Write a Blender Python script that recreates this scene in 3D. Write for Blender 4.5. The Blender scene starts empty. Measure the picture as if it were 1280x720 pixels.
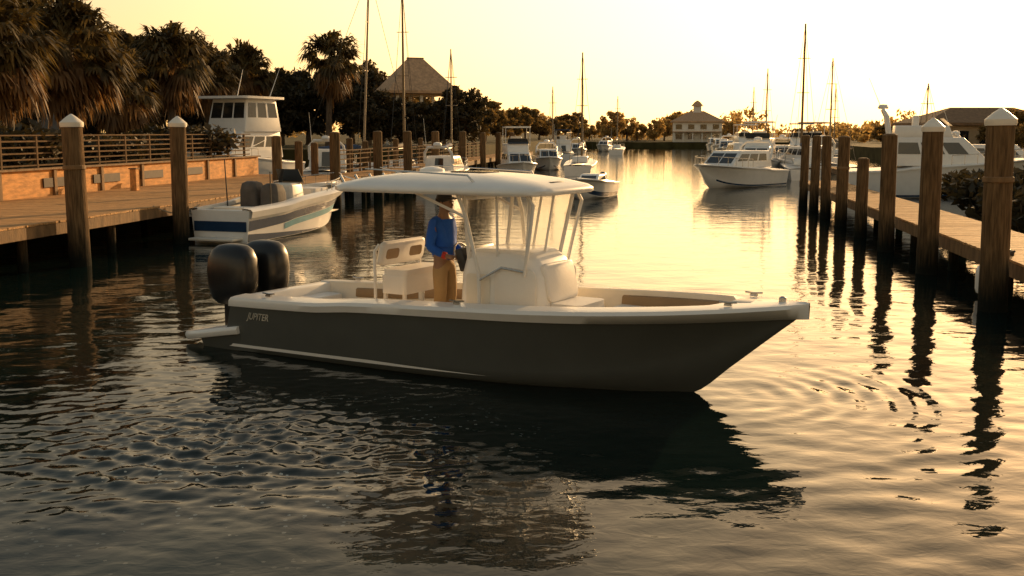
import bpy, bmesh, math, random
import numpy as np
from mathutils import Vector, Matrix
random.seed(7); rng=np.random.default_rng(11)
R=math.radians
SC=bpy.context.scene; C=SC.collection
SC.view_settings.view_transform='Standard'; SC.view_settings.look='None'; SC.view_settings.exposure=0
F=1372.0; TH=R(8.1); CAMH=3.5; PSI=R(8.1)
SUN_AZ=R(31); SUN_EL=R(12)

# ------------------------------------------------------------------ helpers
def W(a,b,z=0):
    return Vector((a*math.sin(PSI)+b*math.cos(PSI), a*math.cos(PSI)-b*math.sin(PSI), z))
def aof(u,b):
    phi=math.atan(((u-640)/F)/1.010)-PSI
    return b/math.tan(phi)
def bof(u,a):
    phi=math.atan(((u-640)/F)/1.010)-PSI
    return a*math.tan(phi)
CH=R(90)-PSI            # heading along the canal
def cub(pts):
    xs=[p[0] for p in pts]; ys=[p[1] for p in pts]; n=len(xs); m=[]
    for i in range(n):
        if i==0: m.append((ys[1]-ys[0])/(xs[1]-xs[0]))
        elif i==n-1: m.append((ys[-1]-ys[-2])/(xs[-1]-xs[-2]))
        else:
            d0=(ys[i]-ys[i-1])/(xs[i]-xs[i-1]); d1=(ys[i+1]-ys[i])/(xs[i+1]-xs[i])
            m.append(0 if d0*d1<=0 else 2*d0*d1/(d0+d1))
    def f(x):
        x=min(max(x,xs[0]),xs[-1])
        for i in range(n-1):
            if x<=xs[i+1]: break
        h=xs[i+1]-xs[i]; t=(x-xs[i])/h
        return (2*t**3-3*t*t+1)*ys[i]+(t**3-2*t*t+t)*h*m[i]+(-2*t**3+3*t*t)*ys[i+1]+(t**3-t*t)*h*m[i+1]
    return f

def mat(name,col,rough=.5,metal=0.,var=.15,scale=3.,bump=0.,bscale=20.,stretch=(1,1,1),alpha=1.,spec=.5,coat=0.,wet=None):
    m=bpy.data.materials.new(name); m.use_nodes=True; nt=m.node_tree; N=nt.nodes; L=nt.links
    p=N['Principled BSDF']; p.inputs['Roughness'].default_value=rough; p.inputs['Metallic'].default_value=metal
    p.inputs['Specular IOR Level'].default_value=spec; p.inputs['Coat Weight'].default_value=coat
    p.inputs['Alpha'].default_value=alpha
    tc=N.new('ShaderNodeTexCoord'); mp=N.new('ShaderNodeMapping'); mp.inputs['Scale'].default_value=stretch
    L.new(tc.outputs['Object'],mp.inputs['Vector'])
    nz=N.new('ShaderNodeTexNoise'); nz.inputs['Scale'].default_value=scale; nz.inputs['Detail'].default_value=6
    L.new(mp.outputs['Vector'],nz.inputs['Vector'])
    rp=N.new('ShaderNodeValToRGB'); e=rp.color_ramp.elements
    e[0].position=.3; e[1].position=.7
    e[0].color=tuple(max(0,c*(1-var)) for c in col)+(1,); e[1].color=tuple(min(1,c*(1+var)) for c in col)+(1,)
    L.new(nz.outputs['Fac'],rp.inputs['Fac'])
    out=rp.outputs['Color']
    if wet:
        sp=N.new('ShaderNodeSeparateXYZ'); gm=N.new('ShaderNodeNewGeometry'); L.new(gm.outputs['Position'],sp.inputs[0])
        ad=N.new('ShaderNodeMath'); ad.operation='ADD'; L.new(sp.outputs['Z'],ad.inputs[0])
        mm=N.new('ShaderNodeMath'); mm.operation='MULTIPLY'; mm.inputs[1].default_value=.5; L.new(nz.outputs['Fac'],mm.inputs[0]); L.new(mm.outputs[0],ad.inputs[1])
        mr=N.new('ShaderNodeMapRange'); mr.inputs['From Min'].default_value=.45; mr.inputs['From Max'].default_value=wet; L.new(ad.outputs[0],mr.inputs['Value'])
        mx=N.new('ShaderNodeMixRGB'); mx.inputs[1].default_value=(.012,.013,.009,1); L.new(mr.outputs[0],mx.inputs[0]); L.new(out,mx.inputs[2]); out=mx.outputs[0]
    L.new(out,p.inputs['Base Color'])
    if bump>0:
        n2=N.new('ShaderNodeTexNoise'); n2.inputs['Scale'].default_value=bscale; n2.inputs['Detail'].default_value=4
        L.new(mp.outputs['Vector'],n2.inputs['Vector'])
        b=N.new('ShaderNodeBump'); b.inputs['Strength'].default_value=bump; b.inputs['Distance'].default_value=.03
        L.new(n2.outputs['Fac'],b.inputs['Height']); L.new(b.outputs[0],p.inputs['Normal'])
    return m
def leafmat(name,c1,c2,trans=.25):
    m=bpy.data.materials.new(name); m.use_nodes=True; nt=m.node_tree; N=nt.nodes; L=nt.links
    p=N['Principled BSDF']; p.inputs['Roughness'].default_value=.6
    tc=N.new('ShaderNodeTexCoord'); nz=N.new('ShaderNodeTexNoise'); nz.inputs['Scale'].default_value=1.3; nz.inputs['Detail'].default_value=5
    L.new(tc.outputs['Object'],nz.inputs['Vector'])
    rp=N.new('ShaderNodeValToRGB'); e=rp.color_ramp.elements; e[0].position=.35; e[1].position=.65
    e[0].color=c1+(1,); e[1].color=c2+(1,); L.new(nz.outputs['Fac'],rp.inputs['Fac']); L.new(rp.outputs[0],p.inputs['Base Color'])
    t=N.new('ShaderNodeBsdfTranslucent'); L.new(rp.outputs[0],t.inputs['Color'])
    mx=N.new('ShaderNodeMixShader'); mx.inputs[0].default_value=trans
    L.new(p.outputs[0],mx.inputs[1]); L.new(t.outputs[0],mx.inputs[2]); L.new(mx.outputs[0],N['Material Output'].inputs['Surface'])
    return m

M={}
M['hull']=mat('olive_hull_paint',(.098,.101,.090),.34,var=.05,coat=.15)
M['gel']=mat('white_gelcoat',(.87,.85,.81),.3,var=.04,coat=.3)
M['gel2']=mat('cream_gelcoat',(.83,.77,.66),.4,var=.06)
M['floor']=mat('cockpit_floor',(.68,.53,.35),.6,var=.08,bump=.2,bscale=60)
M['cush']=mat('tan_cushion',(.32,.21,.11),.6,var=.1,bump=.2)
M['wcush']=mat('white_vinyl',(.85,.81,.75),.5,var=.05,bump=.1)
M['black']=mat('black_cowling',(.010,.010,.011),.36,var=.1,coat=.1)
M['dark']=mat('dark_plastic',(.02,.02,.022),.4,var=.1)
M['grey']=mat('grey_canvas',(.12,.105,.09),.8,var=.25,bump=.3)
M['metal']=mat('brushed_metal',(.55,.54,.52),.25,1.,var=.05)
M['pipe']=mat('white_tube',(.82,.80,.76),.3,var=.03)
M['glass']=mat('smoked_window',(.018,.02,.022),.08,var=.05,spec=.8)
M['clear']=mat('clear_vinyl',(.75,.72,.65),.06,var=.05,alpha=.08)
M['navy']=mat('navy_hull_paint',(.018,.045,.10),.25,var=.1,coat=.3)
M['teal']=mat('teal_stripe',(.13,.36,.44),.4,var=.1)
M['wood']=mat('dock_planks',(.52,.285,.105),.75,var=.45,scale=2.5,bump=.5,bscale=12,stretch=(1,6,6))
M['wood2']=mat('dock_timber',(.20,.115,.048),.8,var=.35,scale=2,bump=.5,bscale=10,stretch=(3,3,1))
M['pile']=mat('piling_wood',(.155,.094,.045),.9,var=.5,scale=4,bump=.9,bscale=9,stretch=(5,5,.5),wet=1.5,spec=.15)
M['wall']=mat('seawall_boards',(.58,.28,.085),.8,var=.35,scale=2,bump=.4,bscale=10,stretch=(6,1,4))
M['sign']=mat('dark_board',(.06,.04,.028),.7,var=.3)
M['rail']=mat('weathered_rail',(.14,.09,.05),.9,var=.25,spec=.15)
M['concrete']=mat('concrete',(.3,.27,.22),.85,var=.2,bump=.3)
M['grass']=mat('ground_cover',(.06,.052,.02),.9,var=.4,scale=.5,spec=.1)
M['shingle']=mat('brown_shingles',(.21,.125,.065),.85,var=.25,scale=4,bump=.5)
M['shingle2']=mat('brightened_shingles',(.52,.33,.19),.85,var=.25,scale=4,bump=.5)  # sunlit look put into a brighter copy of the roof brown
M['tan']=mat('tan_walls',(.45,.33,.20),.8,var=.1)
M['bwall']=mat('grey_blue_walls',(.2,.22,.24),.8,var=.1)
M['mast']=mat('mast_alloy',(.30,.24,.17),.4,.3,var=.1)
M['mastw']=mat('mast_brown',(.20,.13,.06),.5,var=.15)
M['blue']=mat('blue_canvas',(.04,.07,.14),.8,var=.15)
M['rope']=mat('rope',(.35,.3,.22),.9,var=.2)
M['white']=mat('white_paint',(.75,.73,.68),.5,var=.06)
M['bark']=mat('bark',(.13,.095,.065),.9,var=.4,scale=6,bump=.8,bscale=8,stretch=(2,2,.6))
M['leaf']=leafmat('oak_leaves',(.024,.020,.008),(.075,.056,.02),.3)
M['leaf2']=leafmat('far_leaves_haze_tint',(.15,.10,.033),(.30,.19,.058),.5)  # leaf colour lightened and warmed to stand in for haze
M['leaf3']=leafmat('distant_leaves_haze_tint',(.42,.27,.085),(.55,.37,.13),.55)  # paler still: thicker distance haze put into the leaf colour
M['palm']=leafmat('palm_fronds',(.065,.045,.014),(.16,.11,.032),.45)
M['palmd']=leafmat('dead_palm_fronds',(.14,.076,.028),(.28,.155,.056),.45)
M['skin']=mat('skin',(.30,.17,.105),.5,var=.08)
M['shirt']=mat('blue_shirt',(.012,.10,.48),.8,var=.15,bump=.4,bscale=14)
M['pants']=mat('khaki_trousers',(.42,.27,.12),.8,var=.15,bump=.4,bscale=14)
M['shoe']=mat('brown_shoe',(.07,.04,.02),.6)
M['hair']=mat('dark_hair',(.02,.014,.01),.7)
M['red']=mat('red_fabric',(.5,.03,.02),.6)
M['lip']=mat('lip',(.3,.12,.09),.5)
M['letter']=mat('silver_lettering',(.62,.58,.50),.4,.0)

class MB:
    def __init__(s): s.v=[]; s.f=[]
    def add(s,v,f):
        o=len(s.v); s.v+= [tuple(p) for p in v]; s.f+=[tuple(i+o for i in q) for q in f]; return s
    def box(s,c,sz,rot=None,top=1.):
        x,y,z=[d/2 for d in sz]; v=[]
        for k,(i,j) in ((-1,(1,1)),(1,(top,top))):
            for (p,q) in ((-1,-1),(1,-1),(1,1),(-1,1)): v.append(Vector((p*x*i,q*y*j,k*z)))
        if rot is not None: v=[rot@p for p in v]
        v=[p+Vector(c) for p in v]
        return s.add(v,[(3,2,1,0),(4,5,6,7),(0,1,5,4),(1,2,6,5),(2,3,7,6),(3,0,4,7)])
    def tube(s,pts,r,n=8,cap=True):
        pts=[Vector(p) for p in pts]; rings=[]
        rr=r if isinstance(r,(list,tuple)) else [r]*len(pts)
        ref=None
        for i,p in enumerate(pts):
            t=(pts[min(i+1,len(pts)-1)]-pts[max(i-1,0)]).normalized()
            if ref is None: ref=Vector((0,0,1)) if abs(t.z)<.9 else Vector((1,0,0))
            a=(ref-t*ref.dot(t))
            if a.length<1e-4: a=t.orthogonal()
            a.normalize(); ref=a; b=t.cross(a)
            rings.append([p+(a*math.cos(2*math.pi*k/n)+b*math.sin(2*math.pi*k/n))*rr[i] for k in range(n)])
        return s.loft(rings,True,cap)
    def loft(s,rings,closed=True,cap=True):
        n=len(rings[0]); v=[p for r in rings for p in r]; f=[]
        for i in range(len(rings)-1):
            for k in range(n if closed else n-1):
                k2=(k+1)%n; f.append((i*n+k,i*n+k2,(i+1)*n+k2,(i+1)*n+k))
        if cap: f.append(tuple(reversed(range(n)))); f.append(tuple((len(rings)-1)*n+k for k in range(n)))
        return s.add(v,f)
    def lathe(s,prof,c=(0,0,0),n=16,jit=0):
        c=Vector(c); rings=[]
        ph=[random.uniform(-jit,jit) for _ in range(n)]
        for r,z in prof: rings.append([c+Vector((r*(1+ph[k])*math.cos(2*math.pi*k/n),r*(1+ph[k])*math.sin(2*math.pi*k/n),z)) for k in range(n)])
        return s.loft(rings)
    def ell(s,c,r,nu=14,nv=9):
        rings=[]
        for i in range(nv+1):
            t=math.pi*(.02+.96*i/nv)
            rings.append([Vector(c)+Vector((r[0]*math.sin(t)*math.cos(2*math.pi*k/nu),r[1]*math.sin(t)*math.sin(2*math.pi*k/nu),-r[2]*math.cos(t))) for k in range(nu)])
        return s.loft(rings)
    def mesh(s,name,m,smooth=True,bevel=0.,ang=38,seg=2):
        me=bpy.data.meshes.new(name); me.from_pydata(s.v,[],s.f)
        bm=bmesh.new(); bm.from_mesh(me)
        bmesh.ops.remove_doubles(bm,verts=bm.verts,dist=1e-5)
        bmesh.ops.recalc_face_normals(bm,faces=bm.faces)
        if bevel>0:
            ed=[e for e in bm.edges if len(e.link_faces)==2 and e.calc_face_angle(0)>R(30)]
            bmesh.ops.bevel(bm,geom=ed,offset=bevel,segments=seg,affect='EDGES',profile=.5,clamp_overlap=True)
        bm.to_mesh(me); bm.free()
        me.materials.append(m)
        if smooth:
            me.polygons.foreach_set('use_smooth',[True]*len(me.polygons)); me.set_sharp_from_angle(angle=R(ang))
        return me
    def build(s,name,m,parent=None,smooth=True,bevel=0.,ang=38,seg=2):
        return part(name,s.mesh(name,m,smooth,bevel,ang,seg),parent)
def part(name,me,parent=None):
    o=bpy.data.objects.new(name,me); C.objects.link(o); o.parent=parent; return o
def tag(o,label=None,cat=None,group=None,kind=None):
    if label: o['label']=label
    if cat: o['category']=cat
    if group: o['group']=group
    if kind: o['kind']=kind
    return o
def thing(name,label,cat,loc=(0,0,0),rz=0,group=None):
    o=bpy.data.objects.new(name,None); C.objects.link(o); o.location=loc; o.rotation_euler=(0,0,rz); o.empty_display_size=.2
    return tag(o,label,cat,group)
def rrect(hx,hy,r,z,cx=0,cy=0,n=5,nar=0.):
    pts=[]
    for (sx,sy,a0) in ((1,1,0),(-1,1,90),(-1,-1,180),(1,-1,270)):
        for k in range(n+1):
            a=R(a0+90*k/n); x=sx*(hx-r)+r*math.cos(a); y=sy*(hy-r)+r*math.sin(a)
            y*=1-nar*max(0,x/hx)
            pts.append(Vector((cx+x,cy+y,z)))
    return pts

# ------------------------------------------------------------------ hull
class Hull:
    Bf=cub([(0,1.2),(1.5,1.26),(3.5,1.33),(5.8,1.33),(7,1.24),(8,1.02),(8.8,.70),(9.4,.34),(9.8,.02)])
    Sf=cub([(0,.85),(2.6,.92),(3.4,.99),(5,1.06),(6.5,1.12),(8,1.20),(9.8,1.31)])
    Cf=cub([(0,1.08),(4,1.12),(5.5,1.06),(6.5,.92),(7.5,.64),(8.3,.34),(9,.13),(9.5,.04),(9.8,.004)])
    Zf=cub([(0,.0),(3,.02),(5,.05),(6.5,.12),(7.5,.23),(8.3,.42),(9,.75),(9.5,1.04),(9.8,1.26)])
    Kf=cub([(0,-.3),(6,-.35),(7.3,-.28),(8.28,0),(8.8,.42),(9.3,.84),(9.8,1.25)])
    def __init__(s,L,B,H,x0=0.,shear=0.,n=44):
        s.L=L;s.sx=L/9.8;s.sy=B/2.66;s.sz=H;s.x0=x0;s.shear=shear;s.n=n
    def B(s,x): return Hull.Bf(x/s.sx)*s.sy
    def S(s,x): return Hull.Sf(x/s.sx)*s.sz
    def Cc(s,x): return Hull.Cf(x/s.sx)*s.sy
    def Z(s,x): return Hull.Zf(x/s.sx)*s.sz
    def K(s,x): return Hull.Kf(x/s.sx)*s.sz
    def y(s,x,z):
        z0,z1=s.Z(x),s.S(x); t=min(max((z-z0)/max(z1-z0,1e-3),0),1)
        p=1+.5*min(max((x/s.sx-4.5)/4,0),1)
        c=min(s.Cc(x),s.B(x)); return c+(s.B(x)-c)*t**p
    def P(s,x,y,z):
        k=s.shear*max(0,z/s.S(x))*max(0,1-(x-s.x0)/1.6) if s.shear else 0
        return Vector((x+k,y,z))
    def xs(s):
        return [s.x0+(s.L-s.x0)*(1-(1-i/s.n)**1.35) for i in range(s.n+1)]
    def outer(s):
        mb=MB(); rings=[]
        for x in s.xs():
            half=[]
            c=min(s.Cc(x),s.B(x))
            half.append((0,s.K(x))); half.append((c*.5,s.K(x)+(s.Z(x)-s.K(x))*.45)); half.append((c,s.Z(x)))
            for k in range(1,8):
                z=s.Z(x)+(s.S(x)-s.Z(x))*k/7; half.append((s.y(x,z),z))
            ring=[s.P(x,y,z) for y,z in reversed(half)]+[s.P(x,-y,z) for y,z in half[1:]]
            rings.append(ring)
        mb.loft(rings,False,False); mb.add(rings[0],[tuple(range(len(rings[0])))])
        return mb
    def cap(s,inner=.24,close=.9,rim=.05,drop=.1,rise=.035,dbow=0.):
        mb=MB()
        rows={1:[],-1:[]}
        for x in s.xs():
            b,S=s.B(x),s.S(x); bi=max(0,b-inner)
            xc=close*s.L; dr=drop+dbow*min(1,x/s.L)**3
            if x>xc-.25*s.sx: bi*=max(0,1-(x-(xc-.25*s.sx))/(.25*s.sx))
            if inner>5: bi=0
            e=min(1,b/.15)
            prof=[(max(s.y(x,S-dr),0)-.01,S-dr),(s.y(x,S-dr)+rim*.8*e,S-dr),(b+rim*e,S-.02),(b+rim*.5*e,S+rise*.7),(max(bi,b-.06),S+rise),(bi,S+rise+.01+(b*.06 if inner>5 else 0)),(bi,S-.04+(0 if bi>0 else .05+(b*.06 if inner>5 else 0)))]
            for sg in (1,-1): rows[sg].append([s.P(x,sg*y,z) for y,z in prof])
        for sg in (1,-1): mb.loft(rows[sg],False,False)
        return mb
    def band(s,x0,x1,z0,z1,side,off=.012,n=24):
        mb=MB(); rings=[]
        for i in range(n+1):
            x=x0+(x1-x0)*i/n
            za=z0(x) if callable(z0) else z0; zb=z1(x) if callable(z1) else z1
            rings.append([s.P(x,side*(s.y(x,za+(zb-za)*k/3)+off),za+(zb-za)*k/3) for k in range(4)])
        mb.loft(rings,False,False); return mb

def cabverts(x0,x1,w,z0,z1,rf,rr,ti,nar=.85):
    return [Vector(p) for p in ((x0,-w,z0),(x1,-w*nar,z0),(x1,w*nar,z0),(x0,w,z0),(x0+rr,-(w-ti),z1),(x1-rf,-(w-ti)*nar,z1),(x1-rf,(w-ti)*nar,z1),(x0+rr,(w-ti),z1))]
def cab(mb,*a,**k):
    return mb.add(cabverts(*a,**k),[(3,2,1,0),(4,5,6,7),(0,1,5,4),(1,2,6,5),(2,3,7,6),(3,0,4,7)])
def cabwin(a,face,s0,s1,t0,t1,off=.015,nar=.85):
    v=cabverts(*a,nar=nar); q={'s':(0,1,5,4),'f':(1,2,6,5),'p':(2,3,7,6),'r':(3,0,4,7)}[face]
    A,B_,D,E=[v[i] for i in q]
    n=(B_-A).cross(E-A).normalized()
    def P(s,t): return A.lerp(B_,s).lerp(E.lerp(D,s),t)
    o=[P(s0,t0),P(s1,t0),P(s1,t1),P(s0,t1)]
    mb=MB(); mb.loft([[p-n*.02 for p in o],[p+n*off for p in o]])
    return mb

# ------------------------------------------------------------------ world, sun, camera
w=bpy.data.worlds.new('World'); SC.world=w; w.use_nodes=True
nt=w.node_tree; N=nt.nodes; L=nt.links; bg=N['Background']
sky=N.new('ShaderNodeTexSky'); sky.sky_type='NISHITA'; sky.sun_disc=False; sky.sun_elevation=SUN_EL; sky.sun_rotation=SUN_AZ
sky.air_density=1.; sky.dust_density=2.; sky.ozone_density=.6
mx=N.new('ShaderNodeMixRGB'); mx.blend_type='MULTIPLY'; mx.inputs[0].default_value=1; mx.inputs[2].default_value=(1,.71,.48,1)
L.new(sky.outputs[0],mx.inputs[1])
STR=.055
# warm evening haze layer: thick near the horizon, thin and cool overhead, glowing toward the sun
tcw=N.new('ShaderNodeTexCoord'); sx=N.new('ShaderNodeSeparateXYZ'); L.new(tcw.outputs['Generated'],sx.inputs[0])
rp=N.new('ShaderNodeValToRGB'); L.new(sx.outputs['Z'],rp.inputs['Fac']); el=rp.color_ramp.elements
el[0].position=0.; el[0].color=(.92,.48,.12,1); el[1].position=1.; el[1].color=(.12,.145,.16,1)
for ps,c in ((.05,(.84,.52,.20)),(.125,(.74,.53,.29)),(.24,(.40,.345,.24)),(.45,(.13,.165,.165))):
    e=el.new(ps); e.color=c+(1,)
dt=N.new('ShaderNodeVectorMath'); dt.operation='DOT_PRODUCT'; L.new(tcw.outputs['Generated'],dt.inputs[0]); dt.inputs[1].default_value=(math.sin(R(17)),math.cos(R(17)),0)
mrw=N.new('ShaderNodeMapRange'); mrw.inputs['From Min'].default_value=-1; mrw.inputs['From Max'].default_value=1; mrw.inputs['To Min'].default_value=1.0/STR; mrw.inputs['To Max'].default_value=1.0/STR; L.new(dt.outputs['Value'],mrw.inputs['Value'])
sc=N.new('ShaderNodeVectorMath'); sc.operation='SCALE'; L.new(rp.outputs['Color'],sc.inputs[0]); L.new(mrw.outputs[0],sc.inputs['Scale'])
mxd=N.new('ShaderNodeMath'); mxd.operation='MAXIMUM'; mxd.inputs[1].default_value=0; L.new(dt.outputs['Value'],mxd.inputs[0])
pw=N.new('ShaderNodeMath'); pw.operation='POWER'; pw.inputs[1].default_value=9; L.new(mxd.outputs[0],pw.inputs[0])
gs=N.new('ShaderNodeVectorMath'); gs.operation='SCALE'; gs.inputs[0].default_value=(1.75/STR,1.17/STR,.56/STR); L.new(pw.outputs[0],gs.inputs['Scale'])
ad=N.new('ShaderNodeMixRGB'); ad.blend_type='ADD'; ad.inputs[0].default_value=1; L.new(mx.outputs[0],ad.inputs[1]); L.new(sc.outputs[0],ad.inputs[2])
ad2=N.new('ShaderNodeMixRGB'); ad2.blend_type='ADD'; ad2.inputs[0].default_value=1; L.new(ad.outputs[0],ad2.inputs[1]); L.new(gs.outputs[0],ad2.inputs[2])
L.new(ad2.outputs[0],bg.inputs['Color']); bg.inputs['Strength'].default_value=STR
sd=Vector((math.sin(SUN_AZ)*math.cos(SUN_EL),math.cos(SUN_AZ)*math.cos(SUN_EL),math.sin(SUN_EL)))
ld=bpy.data.lights.new('sun','SUN'); ld.energy=5.; ld.angle=R(.6); ld.color=(1,.62,.28)
lo=bpy.data.objects.new('sun',ld); C.objects.link(lo); lo.rotation_euler=sd.to_track_quat('Z','Y').to_euler(); lo.location=(20,40,30)
cd=bpy.data.cameras.new('camera'); cd.sensor_width=36; cd.lens=F/1280*36; cd.clip_end=6000; cd.clip_start=.1
co=bpy.data.objects.new('camera',cd); C.objects.link(co); co.location=(0,0,CAMH); co.rotation_euler=(R(90)-TH,0,0); SC.camera=co

# ------------------------------------------------------------------ water
def graded(c0,c1,step,gr,lim0,lim1):
    mid=list(np.arange(c0,c1+1e-6,step)); up=[];x=mid[-1];d=step
    while x<lim1: d*=gr; x+=d; up.append(x)
    dn=[];x=mid[0];d=step
    while x>lim0: d*=gr; x-=d; dn.append(x)
    return np.array(dn[::-1]+mid+up)
xs=graded(-10,9,.06,1.06,-900,900); ys=graded(6.5,21,.05,1.045,-60,2600)
X,Y=np.meshgrid(xs,ys); SPC=np.maximum(np.gradient(xs)[None,:],np.gradient(ys)[:,None])
Hh=np.zeros_like(X)
for i in range(64):
    lam=.27*(2.2/.27)**rng.random(); th=rng.normal(-1.2,.9); k=2*math.pi/lam
    fade=np.clip(1.6-SPC*4/lam,0,1)
    wob=.6*np.sin(.55*X+1.3*i)+.6*np.sin(.47*Y+.7*i)
    Hh+=.00088*lam*fade*np.sin(k*(X*math.cos(th)+Y*math.sin(th))+rng.random()*6.28+wob)*(.55+.45*np.sin(.31*X-.27*Y+i))
fadeN=np.clip(1.6-SPC*4/.4,0,1)
mR=np.exp(-((X-4.5)/3.2)**2-((Y-11)/4.5)**2)
for i in range(26):
    lam=.3+.6*rng.random(); th=rng.normal(-1.35,.5)
    Hh+=fadeN*mR*.0013*lam*np.sin(2*math.pi/lam*(X*math.cos(th)+Y*math.sin(th))+rng.random()*6.28+np.sin(X*1.1+i)+np.sin(Y*.9-i))
# prop wash, left foreground
cx,cy=-3.0,12.2; r=np.hypot(X-cx,(Y-cy)*1.1); msk=np.exp(-(r/2.5)**2); wnd=np.exp(-(np.hypot((X+3.2)/2.7,(Y-11.6)/2.5))**4)
for (sx_,sy_,r0,wd_,am) in ((-2.4,13.2,2.7,.75,.0095),(-2.8,12.8,1.5,.6,.0075),(-2.0,13.0,3.8,.5,.008)):
    rr_=np.hypot(X-sx_,(Y-sy_)*1.25); aa=np.arctan2(Y-sy_,X-sx_)
    arc=np.exp(-((rr_-r0)/wd_)**2)*np.clip(-np.sin(aa)+.4-.4*np.cos(aa),0,1)*wnd
    Hh+=fadeN*arc*am*np.sin(2*math.pi*rr_/.5+1.2*np.sin(X*1.5+.6*np.sin(Y*3))+.9*np.sin(Y*1.9))
for i in range(80):
    lam=.18+.32*rng.random()**1.5; th=rng.random()*6.28
    Hh+=fadeN*msk*.0017*np.sin(2*math.pi/lam*(X*math.cos(th)+Y*math.sin(th))+rng.random()*6.28+1.4*np.sin(X*2.3+i)+1.4*np.sin(Y*1.9-i))
# bow rings to the right of the stem
cx,cy=2.5,14.5; r=np.hypot(X-cx,Y-cy); ang=np.arctan2(Y-cy,X-cx)
m2=np.exp(-((r-1.9)/1.2)**2)*np.exp(-((ang+.15)/.65)**2)
Hh+=fadeN*m2*.010*np.sin(2*math.pi*r/.38+.6*np.sin(3*ang))
ny,nx=X.shape
V=np.stack([X,Y,Hh],-1).reshape(-1,3)
I=np.arange(nx*ny).reshape(ny,nx)
Q=np.stack([I[:-1,:-1],I[:-1,1:],I[1:,1:],I[1:,:-1]],-1).reshape(-1,4)
def npmesh(name,V,Q,m,smooth=True):
    me=bpy.data.meshes.new(name); nv,nf=len(V),len(Q); k=Q.shape[1]
    me.vertices.add(nv); me.vertices.foreach_set('co',np.ascontiguousarray(V,dtype=np.float32).ravel())
    me.loops.add(nf*k); me.loops.foreach_set('vertex_index',np.ascontiguousarray(Q,dtype=np.int32).ravel())
    me.polygons.add(nf); me.polygons.foreach_set('loop_start',np.arange(0,nf*k,k,dtype=np.int32))
    me.polygons.foreach_set('use_smooth',np.full(nf,smooth)); me.update(calc_edges=True); me.validate()
    me.materials.append(m); return me
wm=bpy.data.materials.new('harbour_water'); wm.use_nodes=True; nt=wm.node_tree; N=nt.nodes; L=nt.links
p=N['Principled BSDF']; p.inputs['Roughness'].default_value=.03; p.inputs['IOR'].default_value=1.33
geo=N.new('ShaderNodeNewGeometry')
def wn(scale,st,rot,det):
    mp=N.new('ShaderNodeMapping'); mp.inputs['Scale'].default_value=st; mp.inputs['Rotation'].default_value=(0,0,rot); L.new(geo.outputs['Position'],mp.inputs['Vector'])
    n=N.new('ShaderNodeTexNoise'); n.inputs['Scale'].default_value=scale; n.inputs['Detail'].default_value=det; n.inputs['Distortion'].default_value=.4
    L.new(mp.outputs[0],n.inputs['Vector']); return n.outputs['Fac']
def bmp(h,s,d,prev=None):
    b=N.new('ShaderNodeBump'); b.inputs['Strength'].default_value=s; b.inputs['Distance'].default_value=d; L.new(h,b.inputs['Height'])
    if prev: L.new(prev,b.inputs['Normal'])
    return b.outputs[0]
n1=bmp(wn(.9,(.8,1.3,1),.2,2),.4,.036); n2=bmp(wn(4.2,(.8,1.2,1),-.3,3),.5,.010,n1)
L.new(n2,p.inputs['Normal'])
vd=N.new('ShaderNodeVectorMath'); vd.operation='DISTANCE'; L.new(geo.outputs['Position'],vd.inputs[0]); vd.inputs[1].default_value=(-2.8,11.6,0)
mr=N.new('ShaderNodeMapRange'); mr.inputs['From Min'].default_value=3.6; mr.inputs['From Max'].default_value=.8; L.new(vd.outputs['Value'],mr.inputs['Value'])
vo=N.new('ShaderNodeTexVoronoi'); vo.inputs['Scale'].default_value=9; L.new(geo.outputs['Position'],vo.inputs['Vector'])
lt=N.new('ShaderNodeMath'); lt.operation='LESS_THAN'; lt.inputs[1].default_value=.19; L.new(vo.outputs['Distance'],lt.inputs[0])
gt=N.new('ShaderNodeMath'); gt.operation='GREATER_THAN'; gt.inputs[1].default_value=.50; L.new(wn(1.6,(1,1,1),0,4),gt.inputs[0])
m1=N.new('ShaderNodeMath'); m1.operation='MULTIPLY'; L.new(lt.outputs[0],m1.inputs[0]); L.new(gt.outputs[0],m1.inputs[1])
m2_=N.new('ShaderNodeMath'); m2_.operation='MULTIPLY'; L.new(m1.outputs[0],m2_.inputs[0]); L.new(mr.outputs[0],m2_.inputs[1])
mxw=N.new('ShaderNodeMixRGB'); mxw.inputs[1].default_value=(.004,.012,.011,1); mxw.inputs[2].default_value=(.42,.43,.38,1); L.new(m2_.outputs[0],mxw.inputs[0]); L.new(mxw.outputs[0],p.inputs['Base Color'])
tag(part('water',npmesh('water',V,Q,wm)),'dark rippled harbour water with golden reflections','water',kind='structure')

# ------------------------------------------------------------------ land
def canalobj(mb,name,m,a=0,b=0,z=0,parent=None,**k):
    o=mb.build(name,m,parent,**k)
    if parent is None: o.location=W(a,b,z); o.rotation_euler=(0,0,-PSI)
    return o
mb=MB()
for (b0,b1,a0,a1) in ((-500,-22.6,-80,58),(-500,-31,58,84),(-500,-19.5,84,250)): mb.box(((b0+b1)/2,(a0+a1)/2,.3),(b1-b0,a1-a0,3.6))
tag(canalobj(mb,'left_bank',M['grass'],smooth=False),'grassy land behind the left dock','ground',kind='structure')
mb=MB(); mb.box((263,85,0),(474,330,3.0))
tag(canalobj(mb,'right_bank',M['grass'],smooth=False),'low land along the right side of the marina','ground',kind='structure')
mb=MB(); mb.box((0,1450,0),(6000,2400,2.4))
tag(canalobj(mb,'far_bank',M['grass'],smooth=False),'distant land closing the end of the channel','ground',kind='structure')

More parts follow.
